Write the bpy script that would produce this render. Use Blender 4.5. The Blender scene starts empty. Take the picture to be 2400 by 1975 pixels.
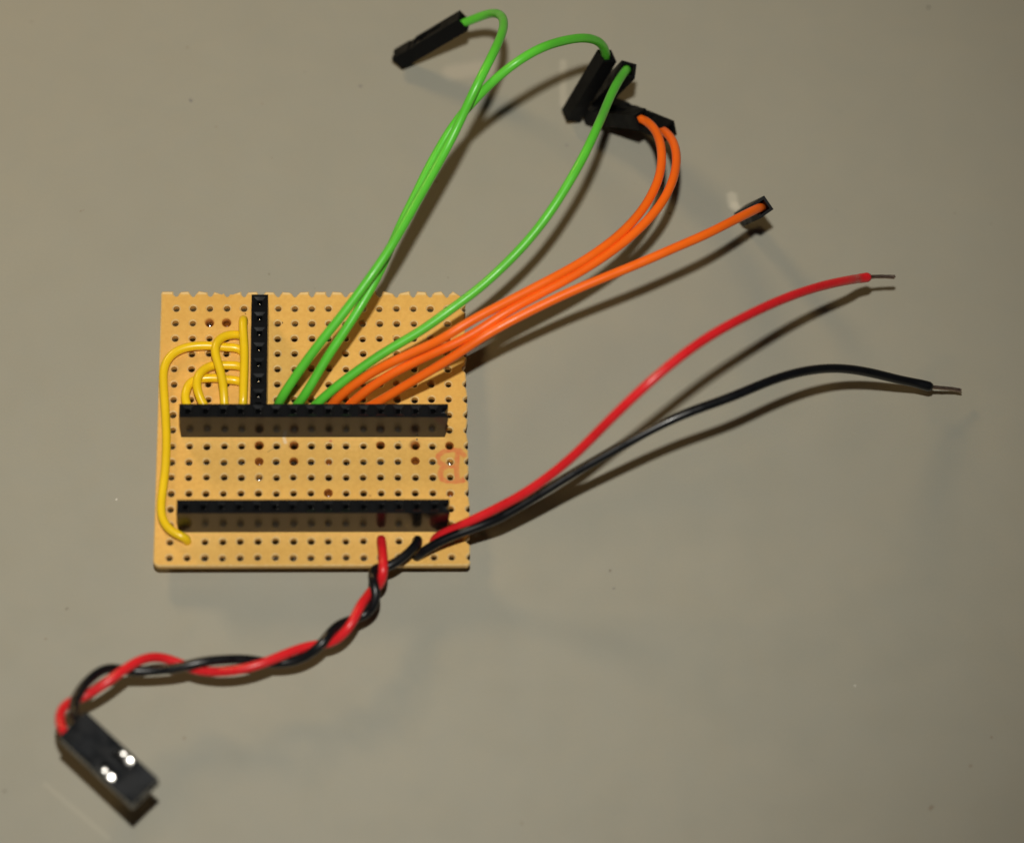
import bpy, bmesh, math, random
from mathutils import Vector, Matrix, noise

random.seed(7)
MM = 0.001
scene = bpy.context.scene
col = scene.collection

# ---------------------------------------------------------------- camera
cam_data = bpy.data.cameras.new("camera")
cam = bpy.data.objects.new("camera", cam_data)
col.objects.link(cam)
cam.location = (24.484 * MM, -210.497 * MM, 396.437 * MM)
cam.rotation_euler = (math.radians(26.064), math.radians(-2.9964), math.radians(-1.4657))
cam_data.sensor_width = 36.0
cam_data.lens = 103.926
cam_data.clip_start = 0.01
cam_data.clip_end = 10.0
cam_data.dof.use_dof = True
cam_data.dof.focus_distance = 0.442
cam_data.dof.aperture_fstop = 9.0
cam_data.dof.aperture_blades = 7
scene.camera = cam

# ---------------------------------------------------------------- world and lamps
world = bpy.data.worlds.new("World")
scene.world = world
world.use_nodes = True
bg = world.node_tree.nodes["Background"]
bg.inputs[0].default_value = (1.0, 0.95, 0.88, 1)
bg.inputs[1].default_value = 0.012

def aim(o, target):
    d = Vector(target) - o.location
    o.rotation_euler = d.to_track_quat('-Z', 'Y').to_euler()

# flash sitting above the lens
fl = bpy.data.lights.new("flash", 'SPOT')
fl.energy = 6.5
fl.color = (1.0, 0.97, 0.895)
fl.shadow_soft_size = 8.5 * MM
fl.spot_size = math.radians(54)
fl.spot_blend = 1.0
flash = bpy.data.objects.new("flash", fl)
col.objects.link(flash)
flash.location = (24.5 * MM, -135.0 * MM, 433.3 * MM)
aim(flash, (4 * MM, 18 * MM, 0))

# warm room lamp beyond the far edge of the table
rl = bpy.data.lights.new("room_lamp", 'AREA')
rl.shape = 'DISK'
rl.size = 0.09
rl.energy = 0.55
rl.color = (1.0, 0.68, 0.32)
room = bpy.data.objects.new("room_lamp", rl)
col.objects.link(room)
room.location = (-0.195, 0.313, 0.275)
aim(room, (0.035, -0.02, 0))

scene.view_settings.view_transform = 'Standard'
scene.view_settings.look = 'None'
scene.view_settings.exposure = 0.0
scene.view_settings.gamma = 1.0
scene.cycles.use_denoising = True
scene.cycles.max_bounces = 8
scene.cycles.sample_clamp_indirect = 6.0
scene.cycles.blur_glossy = 0.2

# ---------------------------------------------------------------- material helpers
def new_mat(name):
    m = bpy.data.materials.new(name)
    m.use_nodes = True
    nt = m.node_tree
    return m, nt, nt.nodes["Principled BSDF"]

def nd(nt, typ, **kw):
    n = nt.nodes.new(typ)
    for k, v in kw.items():
        setattr(n, k, v)
    return n

def segment_group():
    """soft mask around the segment A..B: 1 inside radius, 0 outside radius + soft"""
    g = bpy.data.node_groups.new("segment_mark", 'ShaderNodeTree')
    itf = g.interface
    for n, t in (("P", 'NodeSocketVector'), ("A", 'NodeSocketVector'), ("BA", 'NodeSocketVector'),
                 ("InvLen2", 'NodeSocketFloat'), ("Radius", 'NodeSocketFloat'), ("Outer", 'NodeSocketFloat')):
        itf.new_socket(n, in_out='INPUT', socket_type=t)
    itf.new_socket("Mask", in_out='OUTPUT', socket_type='NodeSocketFloat')
    gi = nd(g, 'NodeGroupInput'); go = nd(g, 'NodeGroupOutput')
    sub = nd(g, 'ShaderNodeVectorMath', operation='SUBTRACT')
    g.links.new(gi.outputs["P"], sub.inputs[0]); g.links.new(gi.outputs["A"], sub.inputs[1])
    dot = nd(g, 'ShaderNodeVectorMath', operation='DOT_PRODUCT')
    g.links.new(sub.outputs[0], dot.inputs[0]); g.links.new(gi.outputs["BA"], dot.inputs[1])
    mul = nd(g, 'ShaderNodeMath', operation='MULTIPLY', use_clamp=True)
    g.links.new(dot.outputs["Value"], mul.inputs[0]); g.links.new(gi.outputs["InvLen2"], mul.inputs[1])
    sc = nd(g, 'ShaderNodeVectorMath', operation='SCALE')
    g.links.new(gi.outputs["BA"], sc.inputs[0]); g.links.new(mul.outputs[0], sc.inputs["Scale"])
    dist = nd(g, 'ShaderNodeVectorMath', operation='DISTANCE')
    g.links.new(sub.outputs[0], dist.inputs[0]); g.links.new(sc.outputs[0], dist.inputs[1])
    mr = nd(g, 'ShaderNodeMapRange', interpolation_type='SMOOTHSTEP')
    g.links.new(dist.outputs["Value"], mr.inputs["Value"])
    g.links.new(gi.outputs["Radius"], mr.inputs["From Min"]); g.links.new(gi.outputs["Outer"], mr.inputs["From Max"])
    mr.inputs["To Min"].default_value = 1.0; mr.inputs["To Max"].default_value = 0.0
    g.links.new(mr.outputs[0], go.inputs[0])
    return g
SEG = segment_group()

def seg_mask(nt, pos, a, b, r, outer):
    n = nd(nt, 'ShaderNodeGroup'); n.node_tree = SEG
    nt.links.new(pos, n.inputs["P"])
    ba = [b[i] - a[i] for i in range(3)]
    l2 = sum(v * v for v in ba)
    n.inputs["A"].default_value = a
    n.inputs["BA"].default_value = ba
    n.inputs["InvLen2"].default_value = 1.0 / l2 if l2 > 1e-9 else 0.0
    n.inputs["Radius"].default_value = r
    n.inputs["Outer"].default_value = outer
    return n.outputs[0]

def mixc(nt, fac, a, b, factor=1.0):
    m = nd(nt, 'ShaderNodeMix', data_type='RGBA')
    if isinstance(fac, float):
        m.inputs["Factor"].default_value = fac
    elif factor != 1.0:
        k = nd(nt, 'ShaderNodeMath', operation='MULTIPLY'); k.inputs[1].default_value = factor
        nt.links.new(fac, k.inputs[0]); nt.links.new(k.outputs[0], m.inputs["Factor"])
    else:
        nt.links.new(fac, m.inputs["Factor"])
    for idx, v in ((6, a), (7, b)):
        if isinstance(v, tuple):
            m.inputs[idx].default_value = v if len(v) == 4 else (*v, 1)
        else:
            nt.links.new(v, m.inputs[idx])
    return m.outputs[2]

def mm_coords(nt, wobble=0.0, wscale=1.0):
    """object position in millimetres, optionally wobbled so that drawn marks get rough edges"""
    g = nd(nt, 'ShaderNodeNewGeometry')
    s = nd(nt, 'ShaderNodeVectorMath', operation='SCALE'); s.inputs["Scale"].default_value = 1000.0
    nt.links.new(g.outputs["Position"], s.inputs[0])
    raw = s.outputs[0]
    if not wobble:
        return raw, raw
    nz = nd(nt, 'ShaderNodeTexNoise'); nz.inputs["Scale"].default_value = wscale
    nz.inputs["Detail"].default_value = 3.0
    nt.links.new(raw, nz.inputs["Vector"])
    off = nd(nt, 'ShaderNodeVectorMath', operation='MULTIPLY_ADD')
    off.inputs[1].default_value = (wobble,) * 3
    nt.links.new(nz.outputs["Color"], off.inputs[0]); nt.links.new(raw, off.inputs[2])
    cen = nd(nt, 'ShaderNodeVectorMath', operation='SUBTRACT'); cen.inputs[1].default_value = (wobble * .5,) * 3
    nt.links.new(off.outputs[0], cen.inputs[0])
    return raw, cen.outputs[0]

def noise_fac(nt, vec, scale, detail=3.0, lo=0.35, hi=0.65, rough=0.5):
    nz = nd(nt, 'ShaderNodeTexNoise'); nz.inputs["Scale"].default_value = scale
    nz.inputs["Detail"].default_value = detail; nz.inputs["Roughness"].default_value = rough
    nt.links.new(vec, nz.inputs["Vector"])
    mr = nd(nt, 'ShaderNodeMapRange'); nt.links.new(nz.outputs["Fac"], mr.inputs["Value"])
    mr.inputs["From Min"].default_value = lo; mr.inputs["From Max"].default_value = hi
    return mr.outputs[0]

def add_bump(nt, bsdf, vec, scale, dist, strength=0.3, detail=4.0):
    nz = nd(nt, 'ShaderNodeTexNoise'); nz.inputs["Scale"].default_value = scale
    nz.inputs["Detail"].default_value = detail
    nt.links.new(vec, nz.inputs["Vector"])
    bp = nd(nt, 'ShaderNodeBump'); bp.inputs["Strength"].default_value = strength
    bp.inputs["Distance"].default_value = dist
    nt.links.new(nz.outputs["Fac"], bp.inputs["Height"])
    nt.links.new(bp.outputs[0], bsdf.inputs["Normal"])

# ---------------------------------------------------------------- materials
def table_material():
    m, nt, b = new_mat("table_laminate")
    raw, wob = mm_coords(nt, 0.5, 2.2)
    c = mixc(nt, noise_fac(nt, raw, 0.035, 4.0, .3, .7), (0.334, 0.319, 0.258), (0.352, 0.333, 0.264))
    c = mixc(nt, noise_fac(nt, raw, 0.25, 5.0, .3, .7), c, (0.318, 0.316, 0.266), 0.45)
    c = mixc(nt, noise_fac(nt, raw, 3.2, 2.0, .3, .7), c, (0.305, 0.298, 0.245), 0.35)
    # sparse fine specks of dirt
    vo = nd(nt, 'ShaderNodeTexVoronoi', feature='F1'); vo.inputs["Scale"].default_value = 0.14
    nt.links.new(wob, vo.inputs["Vector"])
    sp = nd(nt, 'ShaderNodeMapRange'); nt.links.new(vo.outputs["Distance"], sp.inputs["Value"])
    sp.inputs["From Min"].default_value = 0.018; sp.inputs["From Max"].default_value = 0.04
    sp.inputs["To Min"].default_value = 1.0; sp.inputs["To Max"].default_value = 0.0
    pick = nd(nt, 'ShaderNodeMath', operation='MULTIPLY')
    sepc = nd(nt, 'ShaderNodeSeparateColor'); nt.links.new(vo.outputs["Color"], sepc.inputs[0])
    nt.links.new(sp.outputs[0], pick.inputs[0]); nt.links.new(sepc.outputs[0], pick.inputs[1])
    c = mixc(nt, pick.outputs[0], c, (0.17, 0.15, 0.12), 0.7)
    for a, bb, r, o, colr, k in TABLE_MARKS:
        c = mixc(nt, seg_mask(nt, wob, (*a, 0), (*bb, 0), r, o), c, colr, k)
    nt.links.new(c, b.inputs["Base Color"])
    rg = nd(nt, 'ShaderNodeMapRange'); nt.links.new(noise_fac(nt, raw, 0.12, 2.0), rg.inputs["Value"])
    rg.inputs["To Min"].default_value = 0.38; rg.inputs["To Max"].default_value = 0.5
    nt.links.new(rg.outputs[0], b.inputs["Roughness"])
    b.inputs["Specular IOR Level"].default_value = 0.35
    return m

def board_material():
    m, nt, b = new_mat("paper_board")
    raw, wob = mm_coords(nt, 0.16, 2.4)
    c = mixc(nt, noise_fac(nt, raw, 0.09, 4.0, .3, .7), (0.74, 0.425, 0.098), (0.83, 0.49, 0.125))
    c = mixc(nt, noise_fac(nt, raw, 1.6, 5.0, .35, .75), c, (0.62, 0.32, 0.06), 0.4)
    # faint tone of the copper strips showing through the sheet, running up and down the board
    # bare broken edge is paler
    g = nd(nt, 'ShaderNodeSeparateXYZ'); nt.links.new(wob, g.inputs[0])
    ed = nd(nt, 'ShaderNodeMapRange'); nt.links.new(g.outputs[1], ed.inputs["Value"])
    ed.inputs["From Min"].default_value = 2.25; ed.inputs["From Max"].default_value = 2.5
    c = mixc(nt, ed.outputs[0], c, (0.86, 0.66, 0.34), 0.65)
    # flux stains
    for x, y, r, k in FLUX_STAINS:
        c = mixc(nt, seg_mask(nt, wob, (x, y, 4), (x, y, 4), r * .45, r), c, (0.30, 0.085, 0.008), k)
    for a, bb, r, o, colr, k in BOARD_MARKS:
        c = mixc(nt, seg_mask(nt, wob, (*a, 4), (*bb, 4), r, o), c, colr, k)
    ink = None
    for a, bb in INK_STROKES:
        s = seg_mask(nt, wob, (*a, 4), (*bb, 4), 0.24, 0.52)
        if ink is None:
            ink = s
        else:
            mx = nd(nt, 'ShaderNodeMath', operation='MAXIMUM')
            nt.links.new(ink, mx.inputs[0]); nt.links.new(s, mx.inputs[1]); ink = mx.outputs[0]
    inkn = nd(nt, 'ShaderNodeMath', operation='MULTIPLY')
    nt.links.new(ink, inkn.inputs[0])
    mr = nd(nt, 'ShaderNodeMapRange'); nt.links.new(noise_fac(nt, raw, 1.3, 3.0, .3, .7), mr.inputs["Value"])
    mr.inputs["To Min"].default_value = 0.33; mr.inputs["To Max"].default_value = 0.62
    nt.links.new(mr.outputs[0], inkn.inputs[1])
    c = mixc(nt, inkn.outputs[0], c, (0.74, 0.085, 0.05))
    nt.links.new(c, b.inputs["Base Color"])
    b.inputs["Roughness"].default_value = 0.42
    b.inputs["Specular IOR Level"].default_value = 0.4
    add_bump(nt, b, raw, 1.2, 0.00003, 0.3)
    return m

def broken_material():
    m, nt, b = new_mat("paper_board_broken_edge")
    raw, _ = mm_coords(nt)
    c = mixc(nt, noise_fac(nt, raw, 1.5, 5.0, .3, .7), (0.74, 0.47, 0.15), (0.82, 0.60, 0.28))
    nt.links.new(c, b.inputs["Base Color"]); b.inputs["Roughness"].default_value = 0.7
    return m

def plastic(name, colr, rough=0.35, spec=0.5, var=0.12, bump=0.0, sss=0.0):
    m, nt, b = new_mat(name)
    raw, _ = mm_coords(nt)
    dark = tuple(v * (1 - var) for v in colr); light = tuple(min(1, v * (1 + var)) for v in colr)
    c = mixc(nt, noise_fac(nt, raw, 0.22, 2.0, .3, .7), dark, light)
    nt.links.new(c, b.inputs["Base Color"])
    rg = nd(nt, 'ShaderNodeMapRange'); nt.links.new(noise_fac(nt, raw, 0.5, 1.0), rg.inputs["Value"])
    rg.inputs["To Min"].default_value = rough * .85; rg.inputs["To Max"].default_value = rough * 1.2
    nt.links.new(rg.outputs[0], b.inputs["Roughness"])
    b.inputs["Specular IOR Level"].default_value = spec
    if bump:
        add_bump(nt, b, raw, 2.0, bump, 0.12, 2.0)
    return m

def metal(name, colr, rough):
    m, nt, b = new_mat(name)
    raw, _ = mm_coords(nt)
    c = mixc(nt, noise_fac(nt, raw, 3.0, 4.0, .3, .7), colr, tuple(v * .7 for v in colr))
    nt.links.new(c, b.inputs["Base Color"])
    b.inputs["Metallic"].default_value = 1.0
    b.inputs["Roughness"].default_value = rough
    return m

PATHS = {
'green_a': [[15.24,-17.78,1.5],[15.24,-17.78,4.2],[15.24,-17.78,6.2],[15.74,-18.03,9.2],[17.4,-16.12,11.2],[19.81,-13.47,13.5],[22.21,-10.9,15.5],[24.4,-8.76,17.0],[26.19,-6.68,18.2],[27.99,-4.6,19.4],[29.68,-2.42,20.4],[31.38,-0.12,21.2],[32.89,2.42,21.8],[34.51,5.53,22.2],[36.46,9.25,22.6],[39.15,14.32,23.0],[41.25,18.19,24.3],[42.62,20.6,26.0],[44.13,23.1,28.5],[45.71,25.95,29.5],[47.23,29.9,28.5],[48.6,34.46,26.0],[49.25,38.69,22.8],[49.18,42.08,19.8],[48.47,44.53,17.0],[47.16,45.94,14.5],[45.44,46.46,12.4],[44.03,46.72,11.0],[42.97,46.79,9.9]],
'green_b': [[17.78,-17.78,1.5],[17.78,-17.78,4.2],[17.78,-17.78,6.2],[18.88,-17.93,9.0],[20.59,-15.91,10.8],[22.0,-13.53,12.3],[23.8,-11.37,13.8],[25.6,-9.16,15.2],[27.2,-6.84,16.4],[28.6,-4.77,17.2],[30.01,-2.23,18.0],[31.06,0.02,18.5],[31.93,2.04,19.0],[32.85,4.3,19.5],[33.97,6.8,20.0],[35.7,10.13,20.7],[37.28,13.71,21.3],[39.23,17.35,22.0],[40.63,19.62,22.8],[42.03,21.52,23.7],[43.58,22.88,24.9],[45.28,23.97,26.5],[47.3,25.17,28.5],[49.48,26.15,30.5],[52.1,27.89,31.0],[54.83,30.11,30.0],[57.16,32.1,28.0],[60.0,34.46,25.5],[62.14,36.09,23.0],[63.86,37.42,20.0],[64.92,38.17,16.8],[65.34,38.71,13.8],[65.3,39.14,11.8]],
'green_c': [[20.32,-17.78,1.5],[20.32,-17.78,4.2],[20.32,-17.78,6.0],[21.49,-17.96,8.6],[23.6,-16.41,10.0],[26.0,-14.99,11.2],[28.81,-13.45,12.6],[31.81,-11.8,13.8],[34.81,-10.51,14.8],[37.21,-9.34,15.6],[39.68,-7.55,16.6],[42.64,-5.74,17.4],[45.41,-3.7,18.2],[48.18,-1.32,19.2],[50.94,1.12,20.5],[53.3,3.45,22.0],[55.47,6.12,23.3],[57.47,9.08,24.5],[59.49,12.39,25.5],[61.22,16.09,25.5],[62.85,20.38,24.6],[63.53,22.94,21.8],[64.75,26.84,20.0],[66.16,30.83,17.9],[67.42,33.95,15.9],[68.49,36.44,13.8],[68.54,37.43,11.6]],
'orange_a': [[22.86,-17.78,1.5],[22.86,-17.78,4.2],[22.86,-17.78,5.8],[23.7,-17.67,8.2],[25.43,-16.62,10.0],[27.78,-15.63,11.6],[30.24,-14.6,13.0],[32.7,-13.9,14.2],[35.76,-13.09,15.6],[39.43,-12.01,17.0],[39.48,-12.39,18.0],[42.91,-10.05,18.6],[46.84,-8.08,19.2],[50.8,-6.02,19.6],[54.78,-3.87,20.0],[58.8,-1.5,20.0],[62.9,1.56,19.8],[66.04,4.53,19.4],[68.86,8.16,18.7],[71.16,12.4,17.8],[72.6,16.69,16.5],[73.1,21.14,15.0],[72.86,24.74,13.6],[72.06,27.28,12.4],[70.8,29.11,11.2],[69.79,30.09,10.2]],
'orange_b': [[25.4,-17.78,1.5],[25.4,-17.78,4.2],[25.4,-17.78,5.8],[26.37,-17.57,8.0],[27.91,-16.98,9.6],[30.38,-15.63,11.2],[33.09,-14.67,12.6],[35.79,-13.86,14.0],[38.23,-13.22,15.2],[40.68,-12.49,16.2],[43.75,-11.33,17.0],[46.85,-9.43,18.4],[50.8,-7.21,19.0],[54.79,-4.99,19.3],[58.81,-2.63,19.4],[62.88,0.2,19.4],[66.6,3.28,19.2],[69.56,6.38,19.0],[72.17,9.85,18.6],[74.11,14.23,17.5],[75.17,18.66,15.6],[75.43,22.48,13.6],[75.07,25.38,11.8],[74.42,27.44,10.2],[73.86,28.96,8.6],[73.17,30.01,7.6]],
'orange_c': [[27.94,-17.78,1.5],[27.94,-17.78,4.2],[27.94,-17.78,5.8],[30.16,-17.71,8.0],[31.51,-17.33,9.2],[33.97,-16.5,11.0],[37.03,-15.5,13.0],[40.08,-14.33,14.8],[42.51,-13.32,16.2],[44.46,-12.18,17.4],[46.83,-10.95,18.0],[50.75,-9.14,19.0],[54.68,-7.34,19.8],[58.63,-5.58,20.4],[62.59,-4.01,20.9],[66.58,-2.37,21.2],[70.6,-0.55,21.4],[74.7,1.61,21.2],[77.88,3.38,20.5],[80.5,5.4,19.5],[83.19,7.57,18.2],[85.69,9.94,16.2],[87.39,11.75,14.3],[88.13,13.06,12.0]],
'yellow_a': [[10.16,-2.54,1.8],[10.16,-2.54,4.3],[10.16,-2.54,5.5],[10.1,-3.23,6.2],[10.16,-5.02,6.5],[10.36,-7.78,6.6],[10.42,-10.47,6.6],[10.38,-13.15,6.6],[10.34,-15.15,6.6],[10.33,-16.73,6.3],[10.16,-17.78,5.4],[10.16,-17.78,4.0],[10.16,-17.78,1.8]],
'yellow_b': [[10.16,-5.08,1.8],[10.16,-5.08,4.3],[9.67,-4.96,4.95],[8.3,-5.09,5.2],[7.08,-5.81,5.8],[6.24,-7.09,6.3],[6.03,-8.39,6.45],[6.4,-10.02,6.5],[6.91,-11.77,6.5],[7.3,-13.74,6.45],[7.5,-15.62,6.2],[7.56,-16.61,5.8],[7.62,-17.78,5.2],[7.62,-17.78,4.0],[7.62,-17.78,1.8]],
'yellow_c': [[10.16,-7.62,1.8],[10.16,-7.62,4.2],[9.64,-7.16,4.75],[7.6,-6.99,4.75],[5.2,-6.75,4.8],[2.81,-6.87,4.9],[1.04,-7.37,5.0],[-0.37,-8.32,5.0],[-1.23,-9.67,5.0],[-1.52,-11.01,5.0],[-1.47,-13.02,5.0],[-1.26,-15.69,5.0],[-1.09,-17.66,5.0],[-0.92,-20.08,5.0],[-0.81,-22.42,5.0],[-0.8,-24.76,5.0],[-0.86,-27.09,5.0],[-1.03,-29.24,5.0],[-1.22,-31.41,5.05],[-1.28,-33.56,5.1],[-0.93,-35.38,5.15],[0.14,-36.87,5.2],[1.42,-37.68,5.2],[2.38,-38.03,5.05],[2.54,-38.1,4.3],[2.54,-38.1,1.8]],
'yellow_d': [[10.16,-10.16,1.8],[10.16,-10.16,4.2],[9.68,-10.06,4.75],[7.65,-10.02,4.8],[5.87,-10.09,5.0],[4.48,-11.04,5.6],[3.6,-12.5,6.1],[3.45,-13.84,6.1],[3.75,-15.2,5.9],[4.17,-16.2,5.5],[5.08,-17.78,5.0],[5.08,-17.78,4.0],[5.08,-17.78,1.8]],
'yellow_e': [[10.16,-12.7,1.8],[10.16,-12.7,4.2],[9.72,-12.55,4.75],[8.28,-12.42,4.75],[6.49,-12.11,4.75],[4.71,-12.11,4.75],[3.05,-12.41,4.8],[2.24,-13.22,5.0],[1.9,-14.5,5.3],[1.73,-15.88,5.4],[2.54,-17.78,5.0],[2.54,-17.78,4.0],[2.54,-17.78,1.8]],
'red_long': [[38.1,-38.1,1.5],[38.1,-38.1,4.3],[38.62,-37.93,5.3],[39.39,-37.75,6.2],[40.43,-37.79,7.0],[41.99,-37.54,8.2],[44.06,-37.07,9.6],[46.14,-36.41,10.7],[48.75,-35.52,11.8],[49.85,-35.67,13.5],[53.2,-34.26,16.0],[56.51,-32.73,19.0],[58.93,-31.4,21.8],[61.32,-29.82,24.8],[63.72,-28.35,27.4],[66.15,-26.7,29.6],[68.65,-24.85,31.0],[75.5,-19.04,30.6],[81.59,-14.24,28.0],[88.85,-8.45,23.4],[95.63,-3.51,18.2],[100.04,-0.6,14.4],[101.93,1.37,11.2],[103.97,2.34,10.0]],
'black_long': [[35.56,-40.64,1.5],[35.56,-40.64,4.2],[35.98,-40.75,5.0],[37.34,-40.01,6.2],[39.34,-39.24,7.2],[41.98,-38.49,8.0],[45.14,-37.7,8.8],[48.3,-36.79,9.6],[46.49,-37.64,10.3],[49.97,-36.06,11.0],[53.38,-34.59,13.0],[56.82,-32.76,14.4],[60.24,-31.27,15.9],[63.65,-29.88,17.4],[67.05,-28.39,18.9],[70.46,-27.01,20.2],[73.92,-25.63,21.0],[79.8,-23.62,21.0],[85.75,-20.21,19.8],[91.24,-17.24,17.2],[96.9,-14.86,13.8],[102.63,-13.64,10.0],[107.55,-13.3,6.8],[110.32,-13.0,5.2],[113.1,-13.29,4.3]],
'red_bare': [[103.56,2.2,10.2],[105.08,2.57,9.7],[106.67,2.85,9.2],[108.2,3.01,8.8]],
'black_bare': [[112.71,-13.28,4.4],[114.6,-13.13,3.7],[116.36,-12.93,3.0],[118.13,-12.85,2.2]],
'red_twist': [[30.48,-38.1,1.5],[30.48,-38.1,4.3],[30.44,-38.45,5.6],[30.59,-40.57,7.0],[30.67,-42.58,8.2],[30.68,-44.33,8.8],[30.6,-45.41,8.4],[30.4,-45.93,7.2],[29.83,-46.22,6.0],[28.88,-46.87,6.2],[28.29,-48.39,7.4],[27.64,-49.46,8.2],[26.83,-51.35,8.6],[25.87,-53.24,8.6],[24.6,-54.38,7.6],[23.16,-54.92,6.6],[21.88,-55.01,6.2],[20.29,-55.38,6.6],[18.23,-56.32,7.4],[15.87,-57.65,8.2],[13.52,-58.82,8.6],[11.16,-59.46,8.4],[8.77,-59.63,7.8],[6.38,-59.42,7.2],[3.97,-58.8,6.6],[2.21,-58.05,6.7],[0.21,-57.49,7.4],[-1.68,-57.64,8.4],[-3.68,-58.77,9.6],[-5.68,-60.49,10.4],[-7.54,-62.11,10.6],[-9.63,-63.36,10.0],[-11.23,-64.09,9.6],[-12.75,-64.99,10.2],[-13.66,-66.62,11.6],[-13.74,-68.68,12.8],[-13.05,-70.63,13.5],[-11.9,-71.64,13.5]],
'black_twist': [[35.56,-38.1,1.5],[35.56,-38.1,4.3],[35.89,-38.58,5.6],[35.54,-39.54,6.2],[34.67,-40.81,6.6],[33.49,-41.93,6.8],[32.32,-42.79,6.8],[31.37,-43.42,6.8],[30.42,-43.44,6.6],[29.63,-43.45,6.9],[29.19,-44.58,7.8],[29.15,-45.82,8.3],[29.38,-46.89,8.4],[29.69,-47.83,8.2],[29.61,-48.6,7.8],[29.26,-49.66,7.0],[28.3,-50.37,6.2],[26.85,-51.09,6.2],[25.24,-51.82,6.8],[23.8,-53.08,7.8],[22.61,-54.86,8.4],[21.58,-56.15,8.2],[20.22,-56.85,7.2],[18.54,-57.47,6.4],[16.63,-57.68,6.0],[14.72,-57.72,6.0],[12.66,-57.47,6.4],[10.3,-57.57,7.2],[7.96,-57.96,8.0],[5.62,-58.44,8.6],[3.27,-58.97,8.6],[1.53,-59.32,8.3],[0.13,-59.38,8.0],[-1.83,-59.5,7.8],[-3.93,-59.49,7.8],[-5.69,-59.57,8.2],[-7.26,-59.47,9.0],[-8.75,-60.45,10.2],[-10.06,-62.04,11.2],[-11.16,-63.72,11.8],[-11.86,-65.41,12.2],[-11.94,-67.2,12.9],[-11.23,-68.75,13.4],[-10.24,-69.8,13.5]],
}
PLUGS = {
    'green_a': [[43.77, 47.07, 11.0], [33.7, 46.05, 1.34], [0, 0.3, 1]],
    'green_b': [[65.51, 38.6, 14.3], [60.73, 35.79, 1.45], [0.9, 0.3, 0.2]],
    'green_c': [[68.66, 36.06, 14.4], [64.75, 38.33, 1.15], [1.0, -0.15, 0.0]],
    'orange_a': [[70.83, 29.16, 11.2], [63.54, 36.15, 1.5], [0, 0.2, 1]],
    'orange_b': [[75.19, 28.36, 9.0], [67.22, 37.2, 1.62], [0, 0.2, 1]],
    'orange_c': [[87.82, 11.89, 14.3], [87.1, 17.77, 1.61], [0.5, -0.8, 0.1]],
}

# marks on the table: from, to (mm), core radius, outer radius, colour, strength
TABLE_MARKS = [((119.63, 57.59), (119.63, 57.59), 0.13999999999999999, 0.35, (0.06, 0.055, 0.05), 0.85),
    ((1.16, 38.99), (1.16, 38.99), 0.16000000000000003, 0.4, (0.16, 0.155, 0.16), 0.75),
    ((27.77, 41.89), (27.77, 41.89), 0.15200000000000002, 0.38, (0.16, 0.155, 0.16), 0.7),
    ((75.65, 18.99), (75.65, 18.99), 0.12, 0.3, (0.06, 0.055, 0.05), 0.95),
    ((0.48, 48.91), (0.48, 48.91), 0.08800000000000001, 0.22, (0.2, 0.14, 0.09), 0.6),
    ((5.19, 34.21), (5.19, 34.21), 0.1, 0.25, (0.2, 0.14, 0.09), 0.4),
    ((12.32, 38.45), (12.32, 38.45), 0.072, 0.18, (0.2, 0.14, 0.09), 0.6),
    ((-17.44, -51.51), (-17.44, -51.51), 0.1, 0.25, (0.2, 0.14, 0.09), 0.6),
    ((64.38, -43.99), (64.38, -43.99), 0.12, 0.3, (0.16, 0.155, 0.16), 0.5),
    ((108.21, -77.62), (108.21, -77.62), 0.16000000000000003, 0.4, (0.2, 0.14, 0.09), 0.6),
    ((117.78, -67.26), (117.78, -67.26), 0.12, 0.3, (0.2, 0.14, 0.09), 0.5),
    ((114.34, -71.55), (114.34, -71.55), 0.12, 0.3, (0.2, 0.14, 0.09), 0.5),
    ((39.39, 24.56), (39.39, 24.56), 0.16000000000000003, 0.4, (0.2, 0.14, 0.09), 0.5),
    ((-15.24, 19.0), (-15.24, 19.0), 0.072, 0.18, (0.2, 0.14, 0.09), 0.5),
    ((-14.8, 19.17), (-14.8, 19.17), 0.072, 0.18, (0.2, 0.14, 0.09), 0.5),
    ((13.93, 28.71), (13.93, 28.71), 0.072, 0.18, (0.2, 0.14, 0.09), 0.6),
    ((60.04, 31.2), (60.04, 31.2), 0.16000000000000003, 0.4, (0.16, 0.155, 0.16), 0.35),
    ((63.38, 30.78), (63.38, 30.78), 0.12, 0.3, (0.16, 0.155, 0.16), 0.3),
    ((98.63, -59.26), (98.63, -59.26), 0.048, 0.12, (0.9, 0.88, 0.8), 0.9),
    ((-8.16, -29.56), (-8.16, -29.56), 0.08000000000000002, 0.2, (0.85, 0.82, 0.75), 0.8),
    ((2.59, -66.62), (2.59, -66.62), 0.13999999999999999, 0.35, (0.2, 0.14, 0.09), 0.4),
    ((49.96, -79.53), (49.96, -79.53), 0.12, 0.3, (0.2, 0.14, 0.09), 0.35),
    ((107.97, -77.86), (107.97, -77.86), 0.13999999999999999, 0.35, (0.2, 0.14, 0.09), 0.4),
    ((44.2, -0.09), (44.2, -0.09), 0.11200000000000002, 0.28, (0.15, 0.13, 0.25), 0.6),
    ((59.96, 46.6), (59.7, 38.81), 0.2, 0.9, (0.6, 0.56, 0.45), 0.28),
    ((85.55, 22.16), (85.65, 20.56), 0.35, 1.2, (0.6, 0.56, 0.45), 0.45),
    ((85.9, 20.49), (86.42, 19.69), 0.3, 1.0, (0.6, 0.56, 0.45), 0.5),
    ((-16.66, -73.28), (-7.63, -81.18), 0.12, 0.6, (0.6, 0.56, 0.45), 0.12),
    ((42.14, 44.53), (47.55, 45.49), 0.5, 2.2, (0.5, 0.45, 0.36), 0.4),
    ((7.66, -20.55), (7.66, -20.55), 0.1, 0.2, (0.2, 0.14, 0.09), 0.1)]
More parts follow.
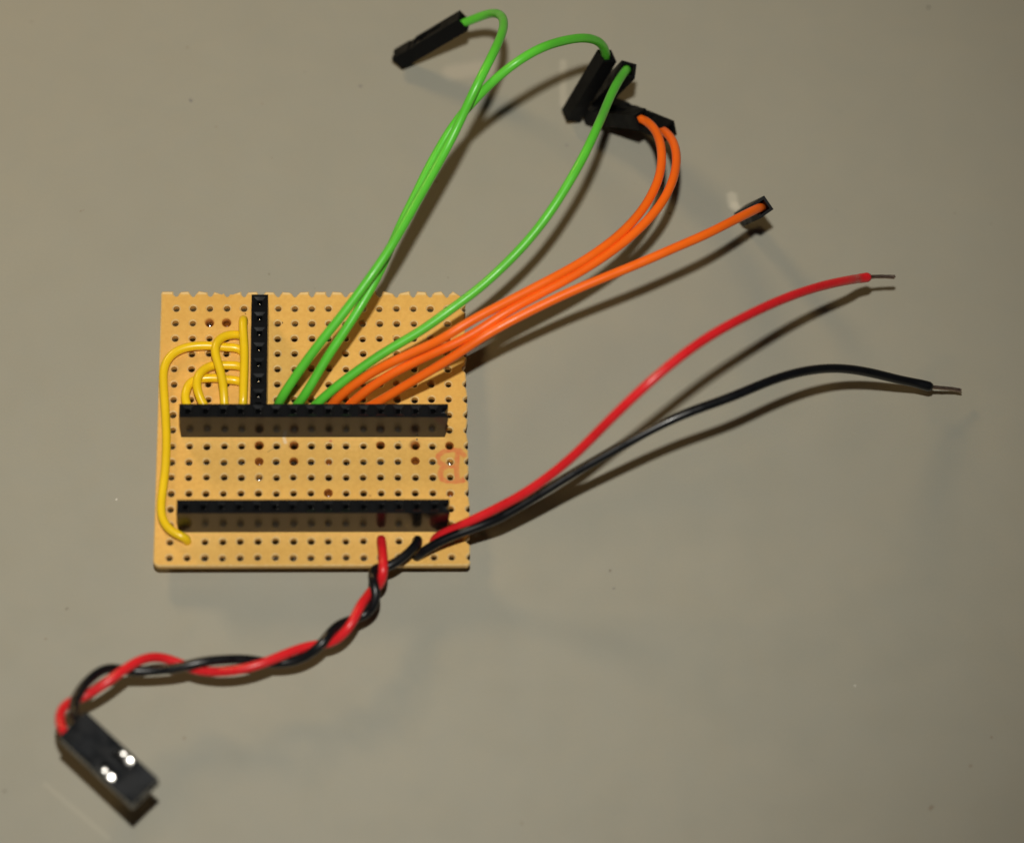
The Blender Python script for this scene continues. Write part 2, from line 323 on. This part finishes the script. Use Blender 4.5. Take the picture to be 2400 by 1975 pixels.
BOARD_MARKS = [((15.76, -2.39), (15.82, -2.44), 0.12, 0.25, (0.03, 0.02, 0.015), 0.95),
    ((10.37, -0.9), (10.41, -1.03), 0.05, 0.14, (0.15, 0.07, 0.02), 0.7),
    ((23.01, -22.29), (23.16, -22.09), 0.1, 0.3, (0.55, 0.06, 0.04), 0.7),
    ((33.24, -22.21), (33.39, -22.38), 0.08, 0.2, (0.1, 0.03, 0.01), 0.8),
    ((32.5, -4.65), (32.5, -4.86), 0.05, 0.13, (0.2, 0.08, 0.02), 0.7),
    ((26.6, -42.33), (27.49, -42.38), 0.1, 0.4, (0.75, 0.2, 0.05), 0.5),
    ((28.88, -30.89), (28.91, -30.92), 0.1, 0.22, (0.45, 0.22, 0.05), 0.8),
    ((16.22, -21.19), (16.53, -22.29), 0.1, 0.4, (0.85, 0.75, 0.6), 0.5),
    ((13.98, -23.8), (14.73, -23.29), 0.05, 0.16, (0.4, 0.22, 0.06), 0.5)]
INK_STROKES = [((42.7, -24.4), (42.11, -23.65)),
    ((42.11, -23.65), (41.05, -23.51)),
    ((41.05, -23.51), (39.83, -23.73)),
    ((39.83, -23.73), (38.98, -24.4)),
    ((38.98, -24.4), (38.82, -25.16)),
    ((38.82, -25.16), (39.27, -25.74)),
    ((39.27, -25.74), (40.25, -26.08)),
    ((40.25, -26.08), (41.61, -26.13)),
    ((41.88, -23.73), (41.7, -24.99)),
    ((41.7, -24.99), (41.58, -26.16)),
    ((41.58, -26.16), (41.62, -27.33)),
    ((41.62, -27.33), (41.65, -28.33)),
    ((40.25, -26.13), (39.41, -26.58)),
    ((39.41, -26.58), (39.17, -27.41)),
    ((39.17, -27.41), (39.38, -28.25)),
    ((39.38, -28.25), (40.21, -28.58)),
    ((40.21, -28.58), (41.41, -28.63)),
    ((41.41, -28.63), (42.48, -28.5)),
    ((42.48, -28.5), (43.02, -27.92))]
FLUX_STAINS = [(5.03, -2.39, 0.95, 0.85), (7.57, -2.39, 0.95, 0.85), (12.65, -22.71, 0.9, 0.8), (17.73, -22.71, 0.95, 0.8), (12.65, -25.25, 0.75, 0.7), (17.73, -25.25, 0.8, 0.7), (30.43, -22.71, 0.85, 0.6), (35.51, -22.71, 1.05, 0.85), (35.51, -25.25, 0.8, 0.75), (40.59, -22.71, 0.8, 0.6), (22.81, -30.33, 0.72, 0.6), (40.59, -30.33, 0.7, 0.5), (22.81, -25.25, 0.7, 0.5), (22.81, -22.71, 0.8, 0.4), (7.57, -7.47, 0.8, 0.5), (5.03, -7.47, 0.8, 0.5), (7.57, -12.55, 0.8, 0.4)]
SOLDER = [(2, 1, 3.25, 0.45), (5, 11, 3.1, 0.45), (16, 10, 3.1, 0.45), (14.106, 8.591, 3.98, 0.16)]
FLUX = [(3, 1), (9, 12), (16, 12), (14, 10), (5, 10), (9, 10)]
TWO_WAY = ([-11.77, -69.83, 13.6], [-1.71, -79.56, 13.6], [0.06, -0.1, 1])


M_TABLE = table_material()
M_BOARD = board_material()
M_BROKEN = broken_material()
M_HEADER = plastic("header_plastic", (0.008, 0.0085, 0.0095), 0.19, 0.2, 0.1, 0.000012)
M_PLUG = plastic("plug_plastic", (0.0040, 0.0042, 0.0046), 0.48, 0.12, 0.15)
M_PLUG_WORN = plastic("worn_plug_plastic", (0.0065, 0.008, 0.0105), 0.3, 0.35, 0.4)
M_GREEN = plastic("green_insulation", (0.11, 0.58, 0.042), 0.33, 0.38, 0.06)
M_ORANGE = plastic("orange_insulation", (1.0, 0.155, 0.010), 0.34, 0.34, 0.06)
M_YELLOW = plastic("yellow_insulation", (0.90, 0.60, 0.012), 0.3, 0.45, 0.06)
M_RED = plastic("red_insulation", (0.72, 0.018, 0.024), 0.3, 0.45, 0.08)
M_BLACK = plastic("black_insulation", (0.005, 0.0055, 0.007), 0.3, 0.45, 0.1)
M_TIN = metal("tinned_metal", (0.88, 0.85, 0.80), 0.27)
M_SOLDER = metal("solder", (0.72, 0.70, 0.66), 0.22)
M_COPPER = metal("tinned_copper_strand", (0.70, 0.54, 0.45), 0.38)
m, nt, b = new_mat("flux_resin")
b.inputs["Base Color"].default_value = (0.20, 0.06, 0.008, 1); b.inputs["Roughness"].default_value = 0.2
M_FLUX = m
m, nt, b = new_mat("flux_stained_rim")
raw_, _ = mm_coords(nt)
nt.links.new(mixc(nt, noise_fac(nt, raw_, 1.8, 3.0), (0.42, 0.15, 0.025), (0.22, 0.06, 0.008)), b.inputs["Base Color"])
b.inputs["Roughness"].default_value = 0.35
M_STAIN = m

# ---------------------------------------------------------------- mesh helpers
def link_mesh(name, verts, faces, mat, parent=None, smooth=False, mats=None, fmat=None):
    me = bpy.data.meshes.new(name)
    me.from_pydata([(v[0] * MM, v[1] * MM, v[2] * MM) for v in verts], [], faces)
    for mt in (mats or [mat]):
        me.materials.append(mt)
    if fmat:
        for p_, i in zip(me.polygons, fmat):
            p_.material_index = i
    if smooth:
        for p_ in me.polygons:
            p_.use_smooth = True
    me.update()
    return link_obj(name, me, parent)

def link_obj(name, me, parent=None):
    o = bpy.data.objects.new(name, me)
    col.objects.link(o)
    if parent is not None:
        o.parent = parent
        if parent.type == 'EMPTY':
            o.matrix_parent_inverse = Matrix.Translation(-parent.location)
    return o

def catmull(pts, per=10):
    P = [Vector(p) for p in pts]
    P = [P[0] * 2 - P[1]] + P + [P[-1] * 2 - P[-2]]
    out = []
    for i in range(1, len(P) - 2):
        p0, p1, p2, p3 = P[i - 1:i + 3]
        t0 = 0.0
        t1 = t0 + max(1e-4, (p1 - p0).length) ** .5
        t2 = t1 + max(1e-4, (p2 - p1).length) ** .5
        t3 = t2 + max(1e-4, (p3 - p2).length) ** .5
        for k in range(per):
            t = t1 + (t2 - t1) * k / per
            a1 = p0 * ((t1 - t) / (t1 - t0)) + p1 * ((t - t0) / (t1 - t0))
            a2 = p1 * ((t2 - t) / (t2 - t1)) + p2 * ((t - t1) / (t2 - t1))
            a3 = p2 * ((t3 - t) / (t3 - t2)) + p3 * ((t - t2) / (t3 - t2))
            b1 = a1 * ((t2 - t) / (t2 - t0)) + a2 * ((t - t0) / (t2 - t0))
            b2 = a2 * ((t3 - t) / (t3 - t1)) + a3 * ((t - t1) / (t3 - t1))
            out.append(b1 * ((t2 - t) / (t2 - t1)) + b2 * ((t - t1) / (t2 - t1)))
    out.append(P[-2])
    return out

def resample(pts, step):
    acc = [0.0]
    for a, b_ in zip(pts, pts[1:]):
        acc.append(acc[-1] + (b_ - a).length)
    n = max(4, int(acc[-1] / step)); out = []; j = 0
    for i in range(n + 1):
        s = acc[-1] * i / n
        while j < len(pts) - 2 and acc[j + 1] < s:
            j += 1
        d = acc[j + 1] - acc[j]
        out.append(pts[j].lerp(pts[j + 1], (s - acc[j]) / d if d > 1e-9 else 0))
    return out

def smooth_path(pts, sigma, step):
    out = resample(catmull(pts), step)
    it = int((sigma / step) ** 2 * 2) if sigma else 0
    n = len(out)
    wt = [min(1.0, 0.06 + max(0.0, min(i, n - 1 - i) * step - 3.0) / 9.0) * .5 for i in range(n)]
    if sigma < 1.4:
        wt = [.5] * n
    for _ in range(it):
        out = [out[0]] + [out[i].lerp((out[i - 1] + out[i + 1]) * .5, wt[i]) for i in range(1, n - 1)] + [out[-1]]
    return out

def frames(pts):
    n = len(pts); T = []
    for i in range(n):
        T.append((pts[min(i + 1, n - 1)] - pts[max(i - 1, 0)]).normalized())
    u = T[0].orthogonal().normalized(); U = [u]
    for i in range(1, n):
        u = (T[i - 1].rotation_difference(T[i]) @ U[-1]); u = (u - T[i] * u.dot(T[i])).normalized(); U.append(u)
    return T, U

def tube_data(pts, r, ring=14, seed=0, wob=0.012, radii=None):
    T, U = frames(pts); V, F = [], []
    for i, (p, t, u) in enumerate(zip(pts, T, U)):
        w = t.cross(u)
        rr = (radii[i] if radii else r) * (1 + wob * noise.noise(Vector((seed * 7.3, i * 0.11, 0))) * 2)
        for k in range(ring):
            a = 2 * math.pi * k / ring
            V.append(p + (u * math.cos(a) + w * math.sin(a)) * rr)
    for i in range(len(pts) - 1):
        for k in range(ring):
            k2 = (k + 1) % ring
            F.append((i * ring + k, i * ring + k2, (i + 1) * ring + k2, (i + 1) * ring + k))
    F.append(tuple(reversed(range(ring))))
    F.append(tuple((len(pts) - 1) * ring + k for k in range(ring)))
    return V, F

def box_data(x0, x1, y0, y1, z0, z1):
    V = [(x, y, z) for z in (z0, z1) for y in (y0, y1) for x in (x0, x1)]
    F = [(0, 2, 3, 1), (4, 5, 7, 6), (0, 1, 5, 4), (2, 6, 7, 3), (0, 4, 6, 2), (1, 3, 7, 5)]
    return V, F

def merge(*parts):
    V, F = [], []
    for v, f in parts:
        o = len(V); V += list(v); F += [tuple(i + o for i in q) for q in f]
    return V, F

def dome(r, hgt, rings=4, seg=12, jitter=.08, seed=0):
    rj = random.Random(seed); V = [(0, 0, hgt)]; F = []
    for i in range(1, rings + 1):
        a = i / rings * math.pi / 2
        for k in range(seg):
            rr = r * math.sin(a) * (1 + rj.uniform(-jitter, jitter)); t = 2 * math.pi * k / seg
            V.append((rr * math.cos(t), rr * math.sin(t), hgt * math.cos(a)))
    for k in range(seg):
        F.append((0, 1 + k, 1 + (k + 1) % seg))
    for i in range(rings - 1):
        for k in range(seg):
            a, b_ = 1 + i * seg + k, 1 + i * seg + (k + 1) % seg
            F.append((a, a + seg, b_ + seg, b_))
    return V, F

def bevel_mesh(me, width, angle=40, segments=2):
    bm = bmesh.new(); bm.from_mesh(me)
    bmesh.ops.remove_doubles(bm, verts=bm.verts, dist=1e-6)
    es = [e for e in bm.edges if len(e.link_faces) == 2 and e.calc_face_angle(0) > math.radians(angle)]
    bmesh.ops.bevel(bm, geom=es, offset=width * MM, segments=segments, affect='EDGES', clamp_overlap=True)
    bm.to_mesh(me); bm.free()

# ---------------------------------------------------------------- table
T_ = 420
table = link_mesh("table", [(-T_ + 40, -T_ - 20, 0), (T_ + 40, -T_ - 20, 0), (T_ + 40, T_ - 20, 0), (-T_ + 40, T_ - 20, 0)],
                  [(0, 1, 2, 3)], M_TABLE)
table["kind"] = "structure"
table["label"] = "plain grey-beige table top with small specks and smudges"

# ---------------------------------------------------------------- the circuit board
PITCH = 2.54
ZB = 4.0            # top face of the board above the table
TH = 1.2
root = bpy.data.objects.new("circuit_board", None)
col.objects.link(root)
root.location = (8.5 * PITCH * MM, -8 * PITCH * MM, 0)
root.empty_display_size = 0.02
root["label"] = "tan perforated circuit board with black socket strips and yellow, green, orange, red and black wires"
root["category"] = "circuit board"

def make_board():
    rnd = random.Random(3)
    cu = bpy.data.curves.new("board_outline", 'CURVE')
    cu.dimensions = '2D'; cu.fill_mode = 'BOTH'
    bev = 0.19
    cu.extrude = (TH / 2 - bev) * MM; cu.bevel_depth = bev * MM; cu.bevel_resolution = 0
    def spline(pts):
        s = cu.splines.new('POLY'); s.points.add(len(pts) - 1)
        for q, p_ in zip(s.points, pts):
            q.co = (p_[0] * MM, p_[1] * MM, 0, 1)
        s.use_cyclic_u = True
    L = -0.88 * PITCH + .15; Rr = 17.02 * PITCH - .12; B = -16.5 * PITCH + .15; T = PITCH * 1.0 - .08
    out = []
    rc = 0.75
    for k in range(5):       # rounded lower left corner
        a = math.pi + k / 4 * math.pi / 2
        out.append((L + rc + rc * math.cos(a), B + rc + rc * math.sin(a)))
    out.append((Rr - .25, B)); out.append((Rr, B + .25))
    # right edge, cut through a row of holes
    for r in range(16, -1, -1):
        y = -r * PITCH; w = 0.5 + rnd.uniform(-.05, .1); d = rnd.uniform(-.1, .12)
        x = Rr + d
        w = .70 + rnd.uniform(0, .08)
        out.append((x, y - w))
        for k in range(5):
            a = -math.radians(118) - k / 4 * math.radians(124)
            out.append((17 * PITCH + .08 + .64 * math.cos(a), y + .62 * math.sin(a)))
        out.append((x, y + w))
    out.append((Rr - .1, T - 1.1)); out.append((Rr - .55, T - .35))
    # upper edge, snapped along a row of holes
    for c in range(16, -1, -1):
        x = c * PITCH; low = c in (3,)
        t = T + (rnd.uniform(.12, .38) if not low else -.2)
        hw = .62 + rnd.uniform(-.08, .18)
        out.append((x + hw + rnd.uniform(0.02, .2), t))
        out.append((x + .52, T - .1 + rnd.uniform(-.1, .1)))
        out.append((x + .36, T - .48))
        out.append((x - .05, T - .64 + rnd.uniform(-.06, .04)))
        out.append((x - .36, T - .44))
        out.append((x - .58, T - .1 + rnd.uniform(-.1, .1)))
        out.append((x - hw - rnd.uniform(0.0, .15), t + rnd.uniform(-.08, .05)))
    out.append((L + .1, T + .25)); out.append((L, T + .1))
    spline(out)
    for r in range(17):
        for c in range(17):
            x = c * PITCH + rnd.gauss(0, .03); y = -r * PITCH + rnd.gauss(0, .03)
            rad = .68 + rnd.uniform(-.03, .03); ph = rnd.random()
            spline([(x + rad * math.cos(2 * math.pi * (k + ph) / 14), y + rad * math.sin(2 * math.pi * (k + ph) / 14)) for k in range(14)])
    tmp = bpy.data.objects.new("board_tmp", cu); col.objects.link(tmp)
    dg = bpy.context.evaluated_depsgraph_get()
    me = bpy.data.meshes.new_from_object(tmp.evaluated_get(dg))
    bpy.data.objects.remove(tmp)
    me.name = "board"
    me.transform(Matrix.Translation((0, 0, (ZB - TH / 2) * MM)))
    me.materials.clear(); me.materials.append(M_BOARD); me.materials.append(M_BROKEN)
    me.materials.append(M_STAIN)
    stained = [(x, y) for x, y, r_, k_ in FLUX_STAINS if k_ > .55]
    for p_ in me.polygons:
        c = p_.center
        p_.use_smooth = False
        p_.material_index = 1 if (abs(p_.normal.z) < .95 and (c.y > (T - .7) * MM or p_.normal.z > .2)) else 0
        if abs(p_.normal.z) < .95 and any((c.x / MM - x) ** 2 + (c.y / MM - y) ** 2 < .72 for x, y in stained):
            p_.material_index = 2
    return link_obj("board", me, root)
board = make_board()
board["label"] = "tan perforated sheet with snapped upper edge and a red inked letter"

# ---------------------------------------------------------------- socket strips
HH = 6.7            # height of a strip
def header_mesh(n, stub, HD):
    """strip of n square sockets along +x, first socket at x = 0, base at z = 0"""
    parts = []
    hp = PITCH / 2; hd = HD / 2
    def q(*v):
        parts.append(([*v], [tuple(range(len(v)))]))
    for i in range(n):
        x = i * PITCH; xa, xb = x - hp, x + hp
        o, t = 0.84, 0.38           # half widths of funnel mouth and throat
        zf, zs = HH - .25, HH - 3.6
        O = [(xa, -hd, HH), (xb, -hd, HH), (xb, hd, HH), (xa, hd, HH)]
        I = [(x - o, -o, HH), (x + o, -o, HH), (x + o, o, HH), (x - o, o, HH)]
        N = [(x - t, -t, zf), (x + t, -t, zf), (x + t, t, zf), (x - t, t, zf)]
        S = [(x - t, -t, zs), (x + t, -t, zs), (x + t, t, zs), (x - t, t, zs)]
        for k in range(4):
            k2 = (k + 1) % 4
            q(O[k], O[k2], I[k2], I[k]); q(I[k], I[k2], N[k2], N[k]); q(N[k], N[k2], S[k2], S[k])
        q(*S)
        q((xa, -hd, 0), (xb, -hd, 0), (xb, -hd, HH), (xa, -hd, HH))
        q((xb, hd, 0), (xa, hd, 0), (xa, hd, HH), (xb, hd, HH))
        q((xa, hd, 0), (xb, hd, 0), (xb, -hd, 0), (xa, -hd, 0))
    xa, xb = -hp, (n - 1) * PITCH + hp
    q((xa, hd, 0), (xa, -hd, 0), (xa, -hd, HH), (xa, hd, HH))
    if not stub:
        q((xb, -hd, 0), (xb, hd, 0), (xb, hd, HH), (xb, -hd, HH))
    else:
        # broken remains of the next socket
        e = stub
        pr = [(-hd, 0), (-hd, HH), (-.45, HH), (-.40, HH - 1.2), (.40, HH - 1.2), (.45, HH), (hd, HH), (hd, 0)]
        rj = random.Random(int(n * 10 + stub * 7))
        ex = [e * rj.uniform(.75, 1.05) for _ in pr]
        ex[2] *= .7; ex[3] *= .45; ex[4] *= .5; ex[5] *= .8; ex[0] *= .55
        A = [(xb, y, z) for y, z in pr]; E = [(xb + d, y, z) for (y, z), d in zip(pr, ex)]
        for k in range(8):
            k2 = (k + 1) % 8
            q(A[k], E[k], E[k2], A[k2])
        q(*E)
        q((xb, -.45, HH), (xb, .45, HH), (xb, .40, HH - 1.2), (xb, -.40, HH - 1.2))
    V, F = merge(*parts)
    me = bpy.data.meshes.new("pin_header")
    me.from_pydata([(a * MM, b_ * MM, c * MM) for a, b_, c in V], [], F)
    bm = bmesh.new(); bm.from_mesh(me)
    bmesh.ops.remove_doubles(bm, verts=bm.verts, dist=2e-6)
    bmesh.ops.recalc_face_normals(bm, faces=bm.faces)
    es = [e for e in bm.edges if len(e.link_faces) == 2 and e.calc_face_angle(0) > math.radians(35)
          and min(v.co.z for v in e.verts) > (HH - .1) * MM]
    bmesh.ops.bevel(bm, geom=es, offset=0.05 * MM, segments=1, affect='EDGES', clamp_overlap=True)
    bm.to_mesh(me); bm.free()
    me.materials.append(M_HEADER)
    return me

def contact_mesh(tipped):
    # two springy leaves inside the socket and a tail that passes through the board
    def leaf(s):
        V = [(s * .32, -.26, 1.6), (s * .32, .26, 1.6), (s * .10, -.22, HH - 1.5), (s * .10, .22, HH - 1.5), (s * .30, -.12, HH - .95), (s * .30, .12, HH - .95)]
        V += [(a + s * .05, b_, c) for a, b_, c in V]
        F = [(0, 1, 3, 2), (2, 3, 5, 4), (6, 8, 9, 7), (8, 10, 11, 9), (4, 5, 11, 10), (0, 2, 8, 6), (2, 4, 10, 8), (1, 7, 9, 3), (3, 9, 11, 5), (0, 6, 7, 1)]
        return V, F
    tip = dome(.15, .16, 3, 8, 0)  # small dome added so that the contact always shows a glint
    tip = ([(a + .14, b_ - .02, c + HH - .62) for a, b_, c in tip[0]], tip[1])
    V, F = merge(leaf(1), *([tip] if tipped else []), box_data(-.3, .3, -.14, .14, -3.85, 2.2))
    me = bpy.data.meshes.new("contact")
    me.from_pydata([(a * MM, b_ * MM, c * MM) for a, b_, c in V], [], F)
    me.materials.append(M_TIN)
    return me
CONTACT = {True: contact_mesh(True), False: contact_mesh(False)}

def place_header(n, stub, c, r, rotz, label, HD=2.14):
    o = link_obj("pin_header", header_mesh(n, stub, HD), root)
    o.location = (c * PITCH * MM, (-r * PITCH + (-.06 if rotz == 0 else 0)) * MM, ZB * MM + 0.00003)
    o.rotation_euler = (0, 0, rotz)
    o["label"] = label
    for i in range(n):
        k = link_obj("contact", CONTACT[n < 10], o)
        k.location = (i * PITCH * MM, 0, 0)
        k.rotation_euler = (0, 0, math.radians(random.uniform(-4, 4)))
    return o
place_header(15, 1.12, 1, 8, 0, "black socket strip across the middle of the board, in front of the green and orange wires")
place_header(15, 1.05, 1, 14, 0, "black socket strip across the lower part of the board")
place_header(7, .55, 5, 1, -math.pi / 2, "short black socket strip standing beside the yellow wires", 2.45)

# ---------------------------------------------------------------- wires
def wire(name, key, r, mat, label, sigma=1.2, step=0.45, seed=0, flare=False):
    pts = smooth_path(PATHS[key], sigma, step)
    radii = None
    if flare:      # the cut insulation swells a little where it was stripped
        n = len(pts); radii = [r * (1 + .10 * max(0.0, 1 - (n - 1 - i) * step / 2.6) ** .5) for i in range(n)]
        radii[-1] = r * .82
    V, F = tube_data(pts, r, 16, seed, 0.012, radii)
    o = link_mesh(name, V, F, mat, root, smooth=True)
    o.data.polygons[-1].use_smooth = False; o.data.polygons[-2].use_smooth = False
    o["label"] = label
    return o, pts

for i, (key, lab) in enumerate((
        ("yellow_a", "straight yellow link wire running along the short black strip"),
        ("yellow_b", "yellow link wire hooking down across the other yellow loops"),
        ("yellow_c", "long yellow link wire running down the left edge of the board"),
        ("yellow_d", "yellow link wire with a tight loop, middle of the three small loops"),
        ("yellow_e", "lowest yellow link wire loop, ending nearest the left of the middle strip"))):
    wire("link_wire", key, 0.655, M_YELLOW, lab, 0.7, 0.3, i)

JUMP = {}
for i, (key, mat, lab) in enumerate((
        ("green_a", M_GREEN, "green jumper wire leading to the leftmost black plug"),
        ("green_b", M_GREEN, "green jumper wire arching over to the upright plug at top centre"),
        ("green_c", M_GREEN, "green jumper wire bowing right, nearest the orange wires"),
        ("orange_a", M_ORANGE, "orange jumper wire, inner of the two that curl back to the plugs"),
        ("orange_b", M_ORANGE, "orange jumper wire, outer of the two that curl back to the plugs"),
        ("orange_c", M_ORANGE, "orange jumper wire reaching straight to the single plug on the right"))):
    JUMP[key], _ = wire("jumper_wire", key, 0.685, mat, lab, 2.6, 0.45, 10 + i)

red_long, _ = wire("power_wire", "red_long", 0.69, M_RED, "long red wire with stripped end reaching right across the table", 3.2, 0.45, 21, True)
black_long, _ = wire("power_wire", "black_long", 0.69, M_BLACK, "long black wire with stripped end reaching right across the table", 3.2, 0.45, 22, True)
wire("power_wire", "red_twist", 0.685, M_RED, "short red wire twisted with a black one down to the two-way plug", 0.9, 0.35, 23)
wire("power_wire", "black_twist", 0.685, M_BLACK, "short black wire twisted with a red one down to the two-way plug", 0.9, 0.35, 24)

def strands(key, parent):
    pts = smooth_path(PATHS[key], 0.5, 0.12)
    T, U = frames(pts); parts = []; rs = random.Random(len(key))
    n = len(pts)
    for s in range(7):
        ph = 2 * math.pi * s / 6; rad = 0.0 if s == 6 else 0.205
        end = n - rs.randint(0, 5)
        line = []
        for i in range(end):
            a = ph + i * 0.085; fl = 1 + .25 * max(0, (i - n * .8) / (n * .2))
            line.append(pts[i] + (U[i] * math.cos(a) + T[i].cross(U[i]) * math.sin(a)) * rad * fl)
        parts.append(tube_data(line, .112, 6, s, 0.0))
    V, F = merge(*parts)
    link_mesh("bare_strands", V, F, M_COPPER, parent, smooth=True)
strands("red_bare", red_long)
strands("black_bare", black_long)

# ---------------------------------------------------------------- crimp plugs
def boolean_mesh(name, base, cutters):
    tmp = []
    def mk(d):
        me = bpy.data.meshes.new("tmp"); me.from_pydata([tuple(c * MM * 100 for c in v) for v in d[0]], [], d[1])
        bm = bmesh.new(); bm.from_mesh(me); bmesh.ops.recalc_face_normals(bm, faces=bm.faces); bm.to_mesh(me); bm.free()
        o = bpy.data.objects.new("tmp", me); col.objects.link(o); tmp.append(o); return o
    o = mk(base)
    for c in cutters:
        k = mk(c); md = o.modifiers.new("cut", 'BOOLEAN'); md.object = k; md.operation = 'DIFFERENCE'; md.solver = 'EXACT'
    dg = bpy.context.evaluated_depsgraph_get()
    me = bpy.data.meshes.new_from_object(o.evaluated_get(dg))
    for t in tmp:
        bpy.data.objects.remove(t)
    me.transform(Matrix.Scale(0.01, 4)); me.name = name
    bm = bmesh.new(); bm.from_mesh(me)
    bmesh.ops.remove_doubles(bm, verts=bm.verts, dist=1e-6)
    bmesh.ops.dissolve_limit(bm, angle_limit=.01, verts=bm.verts, edges=bm.edges)
    es = [e for e in bm.edges if len(e.link_faces) == 2 and e.calc_face_angle(0) > math.radians(50)]
    bmesh.ops.bevel(bm, geom=es, offset=(0.05 if len(cutters) < 7 else .1) * MM, segments=1, affect='EDGES', clamp_overlap=True)
    bm.to_mesh(me); bm.free()
    me.materials.append(M_PLUG)
    return me

def plug_mesh(ways):
    """housing from x = 0 (wire side) to x = 14, latch windows on +z"""
    h = 1.25; w = ways * PITCH / 2 - .02
    cut = []
    for i in range(ways):
        y = (i - (ways - 1) / 2) * PITCH
        cut.append(box_data(-1, 8.2, y - .8, y + .8, -.8, .8))              # crimp chamber
        cut.append(box_data(7.9, 15, y - .42, y + .42, -.42, .42))              # pin opening
        cut.append(box_data(7.0, 9.7 if ways == 1 else 10.4, y - .74, y + .74, .3, 2))                 # latch window
        cut.append(box_data(3.9, 7.2, y - .5, y + .5, 1.02, 2))                 # thinned tongue
    cut.append(box_data(9.4, 10.6, -w - 1, w + 1, 1.08, 2))                     # shallow step across
    cut.append(box_data(13.2, 15, w - .35, w + 1, -.5, .5) if ways > 1 else box_data(13.4, 15, -.3, .3, 1.0, 2))
    return boolean_mesh("plug_housing", box_data(0, 14, -w, w, -h, h), cut)

def terminal_mesh():
    # crimped barrel with a rounded back and a box socket
    parts = []
    pts = [Vector((x, 0, 0)) for x in (1.6, 2.6, 3.0, 4.6, 5.0)]
    parts.append(tube_data(pts, .6, 10, 0, 0, [.62, .62, .5, .5, .4]))
    pts = [Vector((x, 0, .02)) for x in (5.0, 6.9, 7.3, 8.2, 9.1, 9.5)]
    parts.append(tube_data(pts, .6, 14, 0, 0, [.4, .5, .62, .66, .64, .5]))
    # spring tab in the latch window: bulges shaped and tilted for a flash glint
    nrm = Vector((.187, -.18, .966)).normalized()
    rot = Vector((0, 0, 1)).rotation_difference(nrm).to_matrix()
    for x, y, rr, bend in ((7.85, .05, .52, 1.3), (9.15, -.08, .60, 3.2)):
        V = [Vector((0, 0, 0))]; F = []
        for q in range(1, 5):
            for k in range(12):
                t = 2 * math.pi * k / 12; r_ = rr * q / 4
                V.append(Vector((r_ * math.cos(t), r_ * math.sin(t), -r_ * r_ / (2 * bend))))
        for k in range(12):
            F.append((0, 1 + k, 1 + (k + 1) % 12))
        for q in range(3):
            for k in range(12):
                a, b_ = 1 + q * 12 + k, 1 + q * 12 + (k + 1) % 12
                F.append((a, a + 12, b_ + 12, b_))
        parts.append(([rot @ v + Vector((x, y, .86)) for v in V], F))
    V, F = merge(*parts)
    me = bpy.data.meshes.new("terminal")
    me.from_pydata([(a[0] * MM, a[1] * MM, a[2] * MM) for a in V], [], F)
    for p_ in me.polygons:
        p_.use_smooth = True
    me.materials.append(M_TIN)
    return me
PLUG1, PLUG2, TERM = plug_mesh(1), plug_mesh(2), terminal_mesh()

def plug_matrix(a, e, up):
    a = Vector(a); x = (Vector(e) - a).normalized(); z = Vector(up); z = (z - x * z.dot(x)).normalized(); y = z.cross(x)
    m = Matrix.Identity(4)
    for i in range(3):
        m[i][0], m[i][1], m[i][2] = x[i], y[i], z[i]
        m[i][3] = a[i] * MM
    return m

for key, (a, e, up) in PLUGS.items():
    o = link_obj("plug_housing", PLUG1, JUMP[key]); o.matrix_basis = plug_matrix(a, e, up)
    t = link_obj("terminal", TERM, JUMP[key]); t.matrix_basis = plug_matrix(a, e, up)

two = link_obj("plug_housing", PLUG2, root)
PLUG2.materials.clear(); PLUG2.materials.append(M_PLUG_WORN)
two.matrix_basis = plug_matrix(*TWO_WAY)
two["label"] = "black two-way plug with shiny metal latches on the twisted wires"
for s in (-1, 1):
    t = link_obj("terminal", TERM, two)
    t.location = (0.1 * s * MM, s * PITCH / 2 * MM, 0)
    t.rotation_euler = (math.radians(1.0 * s), math.radians(.6 - .6 * s), math.radians(3 * s))

# ---------------------------------------------------------------- solder and flux in some holes
for i, (c, r, z, rs_) in enumerate(SOLDER):
    V, F = dome(rs_, rs_ * .7, seed=i)
    V = [(a + c * PITCH, b_ - r * PITCH, d + z) for a, b_, d in V]
    link_mesh("solder_joint", V, F, M_SOLDER, root, smooth=True)
for i, (c, r) in enumerate(FLUX):
    V, F = dome(.52, .25, seed=40 + i)
    V = [(a + c * PITCH + .02, b_ - r * PITCH + .03, d + ZB - .75) for a, b_, d in V]
    link_mesh("flux_residue", V, F, M_FLUX, root, smooth=True)
